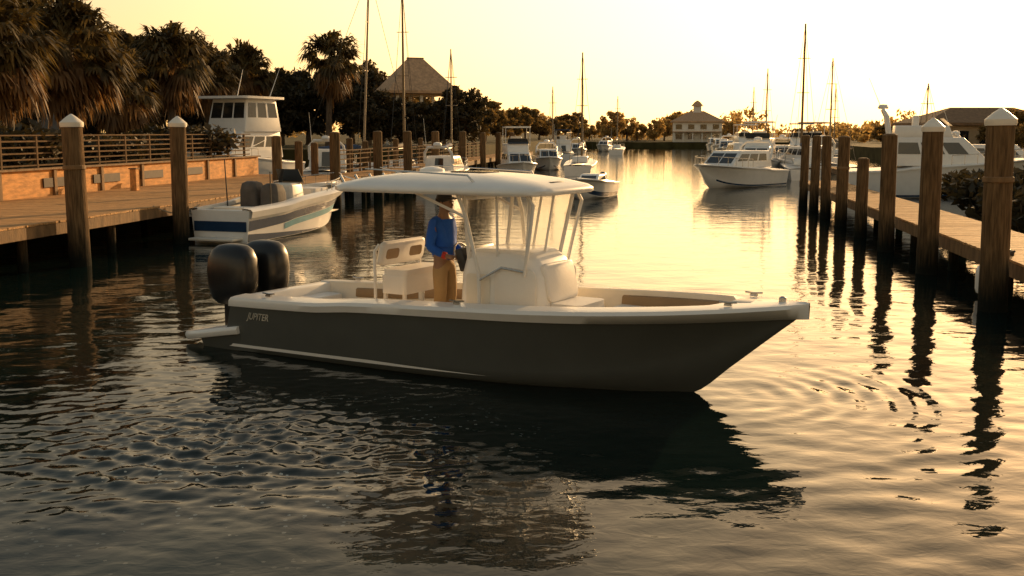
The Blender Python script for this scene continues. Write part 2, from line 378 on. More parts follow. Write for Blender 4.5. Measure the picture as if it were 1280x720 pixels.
# ------------------------------------------------------------------ docks
def dock(name,label,a0,a1,b0,b1,z,pw=.19):
    r=thing(name,label,'dock',W(a0,(b0+b1)/2,z),-PSI)
    Lh=a1-a0; wd=abs(b1-b0); mb=MB(); n=int(Lh/pw)
    for i in range(n):
        mb.box((random.uniform(-.015,.015),(i+.5)*pw,-.025+random.uniform(-.004,.004)),(wd,pw-.012,.05))
    mb.build('deck_planks',M['wood'],r,smooth=False)
    for sg in (-1,1):
        MB().box((sg*(wd/2-.06),Lh/2,-.21),(.1,Lh,.30)).build('fascia_beam',M['wood2'],r,smooth=False,bevel=.01)
        a=1.5
        while a<Lh:
            MB().lathe([(.13,-z-1.2),(.13,-.06)],(sg*(wd/2-.35),a,0),10).build('support_post',M['pile'],r)
            a+=4.5
    for k in range(3): MB().box(((k-1)*wd*.25,Lh/2,-.16),(.12,Lh,.2)).build('joist',M['wood2'],r,smooth=False)
    return r
dock('boardwalk','wide sunlit plank boardwalk along the left side below the board wall',6,58,-22.2,-15.75,1.2)
dock('dock','narrow plank dock continuing beyond the left boardwalk past the moored boats',58.2,128,-18.2,-15.75,1.2)
dock('dock','narrow plank pier along the right side behind the row of pilings',5,60,6.85,8.9,.95)
dock('dock','far narrow pier along the right side among the moored white boats',78,150,11.4,13.0,.95)
r=thing('board_wall','low orange-brown board wall with dark plaques along the back of the boardwalk','wall',W(6,-22.4,1.15),-PSI)
MB().box((0,26,.5),(.18,52,1.0)).build('wall_boards',M['wall'],r,smooth=False)
MB().box((.04,26,1.03),(.42,52,.07)).build('cap_board',M['wood2'],r,smooth=False,bevel=.01)
for a in np.arange(1,52,3.4): MB().box((.13,a,.52),(.1,.2,1.0)).build('wall_post',M['wood2'],r,smooth=False,bevel=.01)
for a in (22,26.8,31.9,35.4,39.3,43.5): MB().box((.125,a,.52),(.05,2.1,.34)).build('plaque',M['sign'],r,smooth=False,bevel=.01)
def railing(label,a0,b0,z0,ln,nb=5):
    r=thing('railing',label,'railing',W(a0,b0,z0),-PSI)
    for a in np.arange(.4,ln,2.2): MB().box((0,a,.62),(.11,.11,1.24)).build('post',M['rail'],r,smooth=False,bevel=.01)
    for k in range(nb): 
        z=.2+.86*k/(nb-1); MB().box((.03,ln/2,z),(.03,ln-.6,.055)).build('rail_bar',M['rail'],r,smooth=False)
    MB().box((0,ln/2,1.27),(.16,ln-.4,.05)).build('top_rail',M['rail'],r,smooth=False,bevel=.008)
railing('weathered horizontal bar railing on top of the board wall, left side',6,-22.7,2.1,52)
railing('dark timber railing along the back edge of the far left dock',58.4,-18.05,1.2,50,4)
for i,a in enumerate((30,36.5,41,45.5)):
    r=thing('dock_post','short square timber post on the boardwalk, %s from the left'%['first','second','third','fourth'][i],'post',W(a,-20.9,1.2),-PSI,'short posts on the boardwalk')
    MB().box((0,0,.42),(.26,.26,.84)).build('post_body',M['wall'],r,smooth=False,bevel=.015); MB().box((0,0,.865),(.32,.32,.05)).build('post_cap',M['wood2'],r,smooth=False,bevel=.01)

# pilings
ORD=['nearest','second','third','fourth','fifth','sixth','seventh','eighth','ninth','tenth','eleventh','twelfth','thirteenth','fourteenth','fifteenth','sixteenth']
FST=['first']+ORD[1:]
def pile(a,b,top,rad,cap,label,group):
    r=thing('piling',label,'piling',W(a,b,-1.6),random.uniform(0,6),group); t=top+1.6
    MB().lathe([(rad*1.03,0),(rad*1.03,1.6),(rad,2.4),(rad*.98,t*.7),(rad*.96,t)],(0,0,0),18,.03).build('post',M['pile'],r)
    r.rotation_euler[0]=random.uniform(-.014,.014); r.rotation_euler[1]=random.uniform(-.014,.014)
    if cap: MB().lathe([(rad*1.06,t-.1),(rad*1.1,t-.06),(rad*1.1,t+.02),(rad*.55,t+.15),(.02,t+.24)],(0,0,0),18).build('cap',M['gel2'],r)
    else: MB().lathe([(rad*.9,t),(rad*.7,t+.04),(.05,t+.05)],(0,0,0),14).build('worn_top',M['wood2'],r)
    zz=t-1.2
    if rad>.2 and random.random()<.5: MB().lathe([(rad*1.0,zz),(rad*1.07,zz+.02),(rad*1.07,zz+.1),(rad*1.0,zz+.12)],(0,0,0),18).build('rope_band',M['wood2'],r)
Lp=[(92,3.72,.27,1),(221,3.75,.26,1),(345,3.3,.2,0),(418,3.45,.25,0),(472,3.5,.26,0),(510,3.5,.26,0),(545,3.5,.26,0),(577,3.5,.27,0),(604,3.4,.25,0),(622,3.4,.25,0),(640,3.4,.25,0)]
for i,(u,t,rd,c) in enumerate(Lp):
    pile(aof(u,-15.3),-15.3,t,rd,c,'%s wooden piling from the left along the left dock%s'%(FST[i],', with white conical cap' if c else ''),'pilings along the left dock')
for i,(u,t) in enumerate(((372,3.0),(392,2.9),(436,3.1),(455,2.9),(494,3.0),(526,3.0))):
    pile(aof(u,-18.6),-18.6,t,.2,0,'slimmer dark piling behind the left dock railing, %s from the left'%FST[i],'slim pilings behind the left dock')
Rp=[(1256,3.72,.27,1),(1168,3.6,.25,1),(1115,3.4,.23,0),(1081,2.6,.2,0),(1055,3.3,.22,0),(1036,3.3,.2,0),(1020,3.3,.2,0),(1007,3.3,.2,0)]
for i,(u,t,rd,c) in enumerate(Rp):
    pile(aof(u,6.4),6.4,t,rd,c,'%s wooden piling from the right along the right dock%s'%(FST[i],', with pale conical cap' if c else (', shorter than the rest' if t<3 else '')),'pilings along the right dock')
for i,a in enumerate((24,31,38.5,47)):
    r=thing('dock_cleat','iron mooring cleat on the right pier, %s from the camera'%ORD[i],'cleat',W(a,7.1,.95),-PSI,'cleats on the right pier')
    MB().box((0,0,.04),(.07,.2,.08)).build('base',M['dark'],r,bevel=.01); MB().tube([(0,-.2,.1),(0,-.1,.09),(0,.1,.09),(0,.2,.1)],.025,8).build('horn',M['dark'],r)
fa=aof(1232,6.55)
r=thing('fender','white inflatable fender hanging from the edge of the right pier','fender',W(fa,6.66,.05),0)
MB().lathe([(.03,0),(.11,.05),(.14,.14),(.14,.5),(.11,.6),(.03,.66)],(0,0,0),14).build('fender_body',M['gel'],r); MB().tube([(0,0,.64),(0,0,.9)],.012,6).build('line',M['rope'],r)

# ------------------------------------------------------------------ main boat
HD=R(-31); BL=Vector((-4.62,18.82,0))
boat=thing('fishing_boat','olive grey centre console boat with white hardtop and twin black outboards, idling mid channel','boat',BL,HD)
BMX=Matrix.Translation(BL)@Matrix.Rotation(HD,4,'Z')
h=Hull(9.8,2.66,1.,.55,.35,60)
h.outer().build('hull',M['hull'],boat,ang=62)
for sg in (-1,1):
    h.band(.6,5.6,lambda x:.055+.012*x,lambda x:.055+.012*x+.05*min(1,(5.65-x)/2),sg,.012,40).build('boot_stripe',M['gel'],boat)
h.cap(.30,.905,.055,.115,.04,.06).build('gunwale',M['gel'],boat,ang=50)
zf=lambda x:.52 if x<6.62 else .80
def ins(x,z,b,m=.05): return max(.012,min(b,h.y(x,z)-m))
rows={1:[],-1:[]}; fl=[]
for x in [xx for xx in h.xs() if xx<8.88]+[8.88]:
    b=max(.02,h.B(x)-.302)
    if x>8.62: b*=max(.03,1-(x-8.62)/.26)
    for sg in (1,-1): rows[sg].append([h.P(x,sg*b,h.S(x)+.03),h.P(x,sg*ins(x,h.S(x)-.12,b-.01),h.S(x)-.12),h.P(x,sg*ins(x,h.S(x)-.3,b-.04),h.S(x)-.3),h.P(x,sg*ins(x,zf(x)-.02,b-.06),zf(x)-.02)])
    bb=ins(x,zf(x),b-.04); fl.append([h.P(x,-bb,zf(x)),h.P(x,bb,zf(x))])
mb=MB(); mb.loft(rows[1],False,False); mb.loft(rows[-1],False,False)
q0=rows[1][0]; q1=rows[-1][0]; mb.add(q0+q1,[(0,1,5,4),(1,2,6,5),(2,3,7,6)])
mb.build('cockpit_liner',M['gel2'],boat)
MB().loft(fl,False,False).build('cockpit_floor',M['floor'],boat,smooth=False)
MB().box((1.02,0,.62),(.22,2.0,.56)).build('transom_bulkhead',M['gel'],boat,bevel=.05)
MB().box((1.32,0,.62),(.36,1.6,.26)).build('aft_bench',M['wcush'],boat,bevel=.04)
for sg in (-1,1):
    rings=[];r2=[]
    for x,y0,y1,zt in ((.98,.60,1.20,.42),(.55,.60,1.22,.35),(.1,.62,1.20,.27),(-.25,.66,1.12,.21),(-.40,.72,1.0,.19)):
        rings.append([Vector((x,sg*y0,zt-.13)),Vector((x,sg*y1,zt-.13)),Vector((x,sg*(y1+.03),zt-.05)),Vector((x,sg*y1,zt)),Vector((x,sg*y0,zt))])
        if x>0: r2.append([Vector((x,sg*(y0+.02),-.2)),Vector((x,sg*(y1-.14),-.05)),Vector((x,sg*(y1-.05),zt-.12)),Vector((x,sg*(y0+.02),zt-.12))])
    st=MB().loft(rings).build('swim_step',M['gel'],boat,bevel=.012)
    MB().loft(r2).build('step_base',M['hull'],st)
MB().box((.46,0,.3),(.46,1.16,.5)).build('engine_well',M['gel2'],boat,bevel=.03)
for sg in (-1,1):
    c=[];bo=[]
    for i in range(15):
        x=6.75+(8.5-6.75)*i/14; b=ins(x,.81,h.B(x)-.36,.1); bt=ins(x,.97,h.B(x)-.36,.08); bi=max(min(b,bt)-.36,.03)
        c.append([Vector((x,sg*b,.81)),Vector((x,sg*bt,.97)),Vector((x,sg*bi,.97)),Vector((x,sg*bi,.81))])
        z=h.S(x); b1=ins(x,z-.2,h.B(x)-.34,.07)
        bo.append([Vector((x,sg*(h.B(x)-.31),z-.03)),Vector((x,sg*(h.B(x)-.36),z-.05)),Vector((x,sg*(b1-.05),z-.22)),Vector((x,sg*b1,z-.22))])
    MB().loft(c).build('bow_cushion',M['wcush'],boat,bevel=.02)
    MB().loft(bo).build('coaming_bolster',M['cush'],boat,bevel=.012)
    bo=[]
    for i in range(15):
        x=1.7+(4.4-1.7)*i/14; bb=h.B(x)-.308; z=h.S(x)
        bo.append([Vector((x,sg*bb,z-.05)),Vector((x,sg*(bb-.05),z-.07)),Vector((x,sg*(bb-.06),z-.2)),Vector((x,sg*bb,z-.22))])
    MB().loft(bo).build('coaming_bolster',M['cush'],boat,bevel=.012)
MB().box((8.95,0,h.S(8.95)+.045),(.26,.3,.03)).build('anchor_hatch',M['gel2'],boat,bevel=.01)
# console
X0,X1=4.80,6.26
mb=MB(); rings=[]
for z,x0,x1,hy in ((.50,X0,X1,.60),(1.0,X0,X1,.60),(1.46,X0+.02,X1-.07,.58),(1.68,X0+.06,X1-.18,.54),(1.80,X0+.12,X1-.32,.49),(1.83,X0+.25,X1-.44,.41)):
    rings.append(rrect((x1-x0)/2,hy,.20,z,(x0+x1)/2,0))
cons=mb.loft(rings).build('console',M['gel'],boat,ang=60)
for sg in (-1,1):
    rot=Matrix.Rotation(R(90)*(1 if sg<0 else -1),3,'X')
    MB().loft([[rot@p+Vector((5.80,sg*.588,1.25)) for p in q] for q in (rrect(.34,.35,.13,0),rrect(.34,.35,.13,.014),rrect(.32,.33,.11,.022))]).build('side_panel',M['wcush'],cons,ang=60)
    MB().loft([[rot@p+Vector((5.18,sg*.595,1.05)) for p in q] for q in (rrect(.2,.43,.06,0),rrect(.2,.43,.06,.008))]).build('door',M['gel2'],cons,ang=60)
rd=Matrix.Rotation(R(-18),3,'Y')
MB().box((4.78,0,1.64),(.14,.9,.34),rd).build('dash',M['dark'],cons,bevel=.03)
for y in (-.22,.22): MB().box((4.705,y,1.66),(.02,.34,.22),rd).build('display',M['glass'],cons,bevel=.006)
wh=MB(); wc=Vector((4.62,-.13,1.66)); rt=Matrix.Rotation(R(65),3,'Y')
pts=[wc+rt@Vector((.21*math.cos(2*math.pi*k/24),.21*math.sin(2*math.pi*k/24),0)) for k in range(25)]
wh.tube(pts,.015,8)
for k in range(3): wh.tube([wc,wc+rt@Vector((.21*math.cos(2*math.pi*k/3+.5),.21*math.sin(2*math.pi*k/3+.5),0))],.012,6)
wh.tube([wc,wc+Vector((.16,0,-.05))],.03,8); wh.build('steering_wheel',M['metal'],boat)
# front lounge
lg=MB().loft([rrect(.28,.42,.14,z,6.48+dx,0) for z,dx in ((.78,0),(1.0,0),(1.04,-.01))]).build('lounge_seat',M['gel'],boat,ang=60)
MB().loft([rrect(.27,.41,.13,z,6.48,0) for z in (1.04,1.09,1.11)]).build('seat_pad',M['wcush'],lg,ang=60)
rot=Matrix.Rotation(R(78),3,'Y')
MB().loft([[rot@p+Vector((6.18,0,1.38)) for p in rrect(hx,hy,.1,z)] for hx,hy,z in ((.27,.42,-.05),(.28,.44,.0),(.28,.44,.04),(.25,.41,.06))]).build('backrest',M['wcush'],lg,ang=60)
# windshield
ws=[(4.98,.52,1.78),(5.92,.48,1.78),(6.08,.64,2.68),(5.00,.70,2.68)]
for sg in (-1,1):
    q=[Vector((x,sg*y,z)) for x,y,z in ws]
    wd=MB().loft([q,[p+Vector((0,sg*.012,0)) for p in q]]).build('windshield_panel',M['clear'],boat,smooth=False)
    for e in ((0,3),(1,2)): MB().tube([q[e[0]]-Vector((0,0,.1)),q[e[1]]+Vector((0,0,.04))],.030,8).build('frame_tube',M['pipe'],wd)
    mdp=[(q[0]+q[1])/2-Vector((0,0,.05)),(q[2]+q[3])/2+Vector((0,0,.04))]
    MB().tube(mdp,.02,8).build('frame_tube',M['pipe'],wd)
q=[Vector((5.93,-.47,1.78)),Vector((5.93,.47,1.78)),Vector((6.10,.62,2.68)),Vector((6.10,-.62,2.68))]
wd=MB().loft([q,[p+Vector((.012,0,0)) for p in q]]).build('windshield_panel',M['clear'],boat,smooth=False)
MB().tube([(5.94,0,1.78),(6.10,0,2.68)],.018,8).build('frame_tube',M['pipe'],wd)
MB().box((5.0,0,2.62),(.3,1.2,.16)).build('electronics_box',M['gel'],boat,bevel=.04)
# hardtop supports
for sg in (-1,1):
    MB().tube([(5.26,sg*.68,.5),(5.24,sg*.68,1.5),(5.10,sg*.78,2.3),(4.95,sg*.82,2.70)],.028,10).build('hardtop_support',M['pipe'],boat)
    MB().tube([(5.96,sg*.62,1.50),(6.08,sg*.67,2.1),(6.16,sg*.72,2.5),(6.02,sg*.76,2.70)],.026,10).build('hardtop_support',M['pipe'],boat)
    MB().tube([(5.25,sg*.68,1.40),(5.6,sg*.64,1.60),(5.96,sg*.64,1.56)],.018,8).build('grab_rail',M['metal'],boat)
    MB().tube([(5.10,sg*.78,2.3),(4.2,sg*.86,2.66)],.022,8).build('hardtop_brace',M['pipe'],boat)
rings=[rrect(hx,hy,rd_,z,4.57+dx,0,8,.12) for hx,hy,rd_,z,dx in ((.9,.5,.25,2.72,0),(1.45,.85,.42,2.70,0),(1.70,1.07,.52,2.64,0),(1.79,1.15,.55,2.63,0),(1.82,1.18,.56,2.65,0),(1.82,1.18,.56,2.70,0),(1.75,1.12,.54,2.745,0),(1.45,.90,.46,2.82,0),(1.0,.62,.32,2.88,0),(.6,.38,.2,2.905,0),(.3,.2,.12,2.91,0))]
ht=MB().loft(rings).build('hardtop',M['gel'],boat,ang=60)
MB().loft([rrect(.3,.26,.08,z,4.75,0) for z in (2.86,2.913,2.922)]).build('hatch',M['glass'],ht)
MB().lathe([(.16,2.85),(.2,2.89),(.19,2.94),(.1,2.97),(.01,2.98)],(3.9,.1,0),16).build('radar_dome',M['gel'],ht)
for x,y,l,tx in ((3.3,.75,1.0,-.9),(3.3,-.75,.5,-.45)):
    MB().tube([(x,y,2.74),(x+tx,y,2.76+l*.16)],[.014,.008],6).build('antenna',M['pipe'],ht)
for k in range(5): MB().tube([(2.88,-.7+.35*k,2.66),(2.76,-.7+.35*k,2.84)],.022,8).build('rod_holder',M['metal'],ht)
for sg in (-1,1): MB().tube([(5.3,sg*.85,2.78),(5.2,sg*.9,2.90),(3.4,sg*.9,2.96)],[.02,.016,.008],6).build('outrigger',M['metal'],ht)
MB().box((6.1,0,2.77),(.1,.4,.06)).build('spreader_light',M['dark'],ht,bevel=.01)
# leaning post with wide low backrest
PX=3.60
lp=MB().loft([rrect(.23,.54,.08,z,PX,0) for z in (1.06,1.30,1.34)]).build('leaning_post',M['gel'],boat,ang=60)
MB().loft([rrect(.22,.53,.08,z,PX+.02,0) for z in (1.34,1.41,1.43)]).build('seat_pad',M['wcush'],lp,ang=60)
for x in (PX-.18,PX+.18):
    for y in (-.48,.48): MB().tube([(x,y,.5),(x,y,1.08)],.035,8).build('leg',M['pipe'],lp)
MB().box((PX,0,.68),(.32,.7,.32)).build('cooler',M['gel2'],lp,bevel=.03)
rot=Matrix.Rotation(R(102),3,'Y')
MB().loft([[rot@p+Vector((PX-.24,0,1.66)) for p in rrect(hx,hy,.09,z)] for hx,hy,z in ((.17,.54,-.03),(.19,.56,.0),(.19,.56,.04),(.16,.53,.07))]).build('backrest',M['wcush'],lp,ang=60)
for y in (-.3,.3): MB().loft([[rot@p+Vector((PX-.24,y,1.66)) for p in rrect(.08,.16,.05,z)] for z in (.05,.074)]).build('backrest_pad',M['cush'],lp,ang=60)
for sg in (-1,1): MB().tube([(PX-.30,sg*.58,.5),(PX-.30,sg*.58,1.70),(PX-.26,sg*.52,1.80)],.024,8).build('post_frame',M['pipe'],lp)
# outboards
for y in (-.36,.40):
    rings=[]
    for z,l,wd_,dx in ((.62,.27,.2,0),(.70,.39,.25,0),(.91,.45,.29,0),(1.16,.47,.30,0),(1.39,.44,.285,.01),(1.53,.37,.24,.02),(1.60,.27,.17,.03),(1.63,.12,.08,.03)):
        ring=[]
        for k in range(24):
            t=2*math.pi*k/24; e=.72
            ring.append(Vector((.08+dx+l*math.copysign(abs(math.cos(t))**e,math.cos(t)),y+wd_*math.copysign(abs(math.sin(t))**e,math.sin(t)),z)))
        rings.append(ring)
    ob=MB().loft([rrect(.18,.13,.08,z,.12,y) for z in (-.45,.3,.72)]).build('outboard',M['black'],boat,ang=60)
    MB().loft(rings).build('cowling',M['black'],ob,ang=50)
    MB().box((.42,y,.62),(.3,.3,.24)).build('bracket',M['dark'],ob,bevel=.02)
    pm=MB(); pm.lathe([(.06,-.08),(.07,0),(.03,.14)],(0,0,0),12)
    for k in range(3):
        a=2*math.pi*k/3; pm.add([Vector((math.cos(a)*.05,math.sin(a)*.05,-.03)),Vector((math.cos(a-.4)*.19,math.sin(a-.4)*.19,-.03)),Vector((math.cos(a+.4)*.19,math.sin(a+.4)*.19,.05)),Vector((math.cos(a+.3)*.05,math.sin(a+.3)*.05,.05))],[(0,1,2,3)])
    pm.v=[(-.12-v[2],y+v[0],-.42+v[1]) for v in pm.v]; pm.build('propeller',M['metal'],ob)
for sg in (-1,1):
    for x in (1.6,5.2,8.9):
        y=sg*(h.B(x)-.15); z=h.S(x)+.05
        c=MB(); c.box((x,y,z+.015),(.1,.04,.03)); c.tube([(x-.12,y,z+.05),(x,y,z+.04),(x+.12,y,z+.05)],.013,6); c.build('cleat',M['metal'],boat)
MB().lathe([(.05,1.33),(.05,1.39),(.02,1.41)],(9.45,0,0),10).build('bow_light',M['metal'],boat)
tcv=bpy.data.curves.new('lettering','FONT'); tcv.body='JUPITER'; tcv.size=.165; tcv.shear=.35; tcv.extrude=.004
to=bpy.data.objects.new('tmp',tcv); C.objects.link(to); bpy.context.view_layer.update()
me=bpy.data.meshes.new_from_object(to.evaluated_get(bpy.context.evaluated_depsgraph_get())); bpy.data.objects.remove(to)
for v in me.vertices:
    x=1.05+v.co.x*.95; z=.56+v.co.y; v.co=h.P(x,-(h.y(x,z)+.008+v.co.z),z)
me.materials.clear(); me.materials.append(M['letter']); part('lettering',me,boat)

# ------------------------------------------------------------------ person
def skin(joints,edges,root,sub=2):
    names=list(joints); idx={n:i for i,n in enumerate(names)}
    me=bpy.data.meshes.new('sk'); me.from_pydata([joints[n][0] for n in names],[(idx[a],idx[b]) for a,b in edges],[])
    o=bpy.data.objects.new('sk',me); C.objects.link(o)
    mo=o.modifiers.new('s','SKIN'); mo.use_smooth_shade=True
    for n in names:
        r_=joints[n][1]; sv=me.skin_vertices[0].data[idx[n]]; sv.radius=r_ if isinstance(r_,tuple) else (r_,r_); sv.use_root=(n==root)
    ms=o.modifiers.new('u','SUBSURF'); ms.levels=sub
    bpy.context.view_layer.update()
    m=bpy.data.meshes.new_from_object(o.evaluated_get(bpy.context.evaluated_depsgraph_get()))
    bpy.data.objects.remove(o)
    v=[tuple(x.co) for x in m.vertices]; f=[tuple(p.vertices) for p in m.polygons]; bpy.data.meshes.remove(m)
    return v,f
PS=1.19
wp=BMX@Vector((4.26,-.13,.52))
per=thing('person','person in blue shirt and khaki trousers standing at the helm with hands on the wheel','person',wp,HD); per.scale=(PS,PS,PS)
HZ=.955; HX=.285
J={'pelvis':((0,0,.93),.13),'waist':((0,0,1.06),.13),'chest':((0,0,1.24),.15),'uchest':((-.01,0,1.37),.125),'neck':((0,0,1.47),.055),'skull':((.03,0,1.56),.075),'crown':((.025,0,1.66),.085)}
E=[('pelvis','waist'),('waist','chest'),('chest','uchest'),('uchest','neck'),('neck','skull'),('skull','crown')]
for s,n in ((1,'l'),(-1,'r')):
    J['sh'+n]=((-.01,s*.18,1.37),.062); J['el'+n]=((-.04,s*.25,1.07),.045); J['wr'+n]=((HX-.07,s*.19,HZ),.03); J['pa'+n]=((HX,s*.18,HZ+.005),.034)
    J['hi'+n]=((0,s*.09,.87),.092); J['kn'+n]=((.03,s*.11,.48),.062); J['an'+n]=((-.02,s*.12,.09),.042); J['to'+n]=((.14,s*.14,.045),.04)
    E+=[('uchest','sh'+n),('sh'+n,'el'+n),('el'+n,'wr'+n),('wr'+n,'pa'+n),('pelvis','hi'+n),('hi'+n,'kn'+n),('kn'+n,'an'+n),('an'+n,'to'+n)]
bmb=MB(); bmb.add(*skin(J,E,'pelvis'))
for s in (1,-1):
    P0=Vector((HX,s*.18,HZ+.005))
    for k,(dy,ln) in enumerate(((-.028,.036),(-.01,.042),(.01,.039),(.028,.031))):
        b0=P0+Vector((.0,s*dy*1.0,.012)); j={'a':(tuple(b0),.011),'b':(tuple(b0+Vector((ln,0,.004))),.0095),'c':(tuple(b0+Vector((ln+.018,0,-.022))),.0085),'d':(tuple(b0+Vector((ln+.004,0,-.045))),.0075)}
        bmb.add(*skin(j,[('a','b'),('b','c'),('c','d')],'a',1))
    b0=P0+Vector((-.02,-s*.025,.0)); j={'a':(tuple(b0),.013),'b':(tuple(b0+Vector((.03,-s*.022,-.01))),.011),'c':(tuple(b0+Vector((.06,-s*.015,-.025))),.009)}
    bmb.add(*skin(j,[('a','b'),('b','c')],'a',1))
bmb.ell((.035,0,1.615),(.098,.078,.125),18,14)
bmb.ell((.075,0,1.55),(.05,.055,.05)); bmb.ell((.135,0,1.595),(.022,.014,.028)); 
for s in (1,-1):
    bmb.ell((.02,s*.08,1.605),(.022,.012,.034)); bmb.ell((.118,s*.032,1.635),(.014,.017,.009))
bmb.build('body',M['skin'],per,ang=180)
MB().ell((.132,0,1.562),(.012,.024,.007)).build('mouth',M['lip'],per)
for s in (1,-1): MB().ell((.127,s*.032,1.632),(.008,.011,.007)).build('eye',M['dark'],per)
MB().ell((.0,0,1.64),(.105,.088,.095),18,12).build('hair',M['hair'],per)
cp=MB(); cp.ell((.02,0,1.675),(.112,.095,.085),18,12)
cp.loft([[Vector((.10,-.075,1.68)),Vector((.10,.075,1.68)),Vector((.10,.075,1.692)),Vector((.10,-.075,1.692))],[Vector((.2,-.05,1.665)),Vector((.2,.05,1.665)),Vector((.2,.05,1.675)),Vector((.2,-.05,1.675))]])
cp.build('cap',M['dark'],per)
SJ={'hem':((0,0,.86),.168),'waist':((0,0,1.05),.158),'chest':((0,0,1.24),.172),'uchest':((-.01,0,1.37),.145),'col':((-.005,0,1.46),.08)}
SE=[('hem','waist'),('waist','chest'),('chest','uchest'),('uchest','col')]
for s,n in ((1,'l'),(-1,'r')):
    SJ['sh'+n]=((-.01,s*.185,1.37),.082); SJ['el'+n]=((-.04,s*.252,1.07),.066); SJ['cu'+n]=((HX-.14,s*.207,HZ+.025),.05); SE+=[('uchest','sh'+n),('sh'+n,'el'+n),('el'+n,'cu'+n)]
b=MB(); b.add(*skin(SJ,SE,'chest')); b.build('shirt',M['shirt'],per,ang=180)
PJ={'top':((0,0,.97),.14),'pelvis':((0,0,.90),.15)}; PE=[('top','pelvis')]
for s,n in ((1,'l'),(-1,'r')):
    PJ['hi'+n]=((0,s*.095,.84),.112); PJ['kn'+n]=((.03,s*.115,.48),.088); PJ['an'+n]=((-.02,s*.12,.10),.072); PE+=[('pelvis','hi'+n),('hi'+n,'kn'+n),('kn'+n,'an'+n)]
b=MB(); b.add(*skin(PJ,PE,'pelvis')); b.build('trousers',M['pants'],per,ang=180)
for s in (1,-1):
    MB().loft([rrect(.14,.05,.045,z,.055,s*.13) if z<.06 else rrect(.09,.045,.04,z,.01,s*.127) for z in (.0,.05,.09)]).build('shoe',M['shoe'],per,bevel=.006)
    MB().tube([(HX-.15,s*.209,HZ+.027),(HX-.11,s*.20,HZ+.015)],.046,10).build('cuff',M['red'],per)

# ------------------------------------------------------------------ other boats
def outboard(root,x,y,z0,s=1.,m='black'):
    ob=MB().loft([rrect(.16*s,.1*s,.06*s,z,x,y) for z in (-.4,z0)]).build('outboard',M[m],root,ang=60)
    rings=[]
    for z,l,wd in ((0,.24,.16),(.1,.33,.21),(.4,.35,.22),(.58,.27,.17),(.64,.1,.06)):
        rings.append([Vector((x-.04+l*s*math.copysign(abs(math.cos(t))**.75,math.cos(t)),y+wd*s*math.copysign(abs(math.sin(t))**.75,math.sin(t)),z0+z*s)) for t in [2*math.pi*k/16 for k in range(16)]])
    MB().loft(rings).build('cowling',M[m],ob,ang=50)
def rail(root,h,x0,x1,ht,name='bow_rail'):
    mb=MB()
    for sg in (-1,1):
        pts=[]
        for i in range(14):
            x=x0+(x1-x0)*i/13; pts.append(Vector((x,sg*max(h.B(x)-.08,.01),h.S(x)+ht)))
            if i%2==0: mb.tube([pts[-1]-Vector((0,0,ht-.02)),pts[-1]],.014,5)
        mb.tube(pts,.018,6)
    mb.build(name,M['metal'],root)
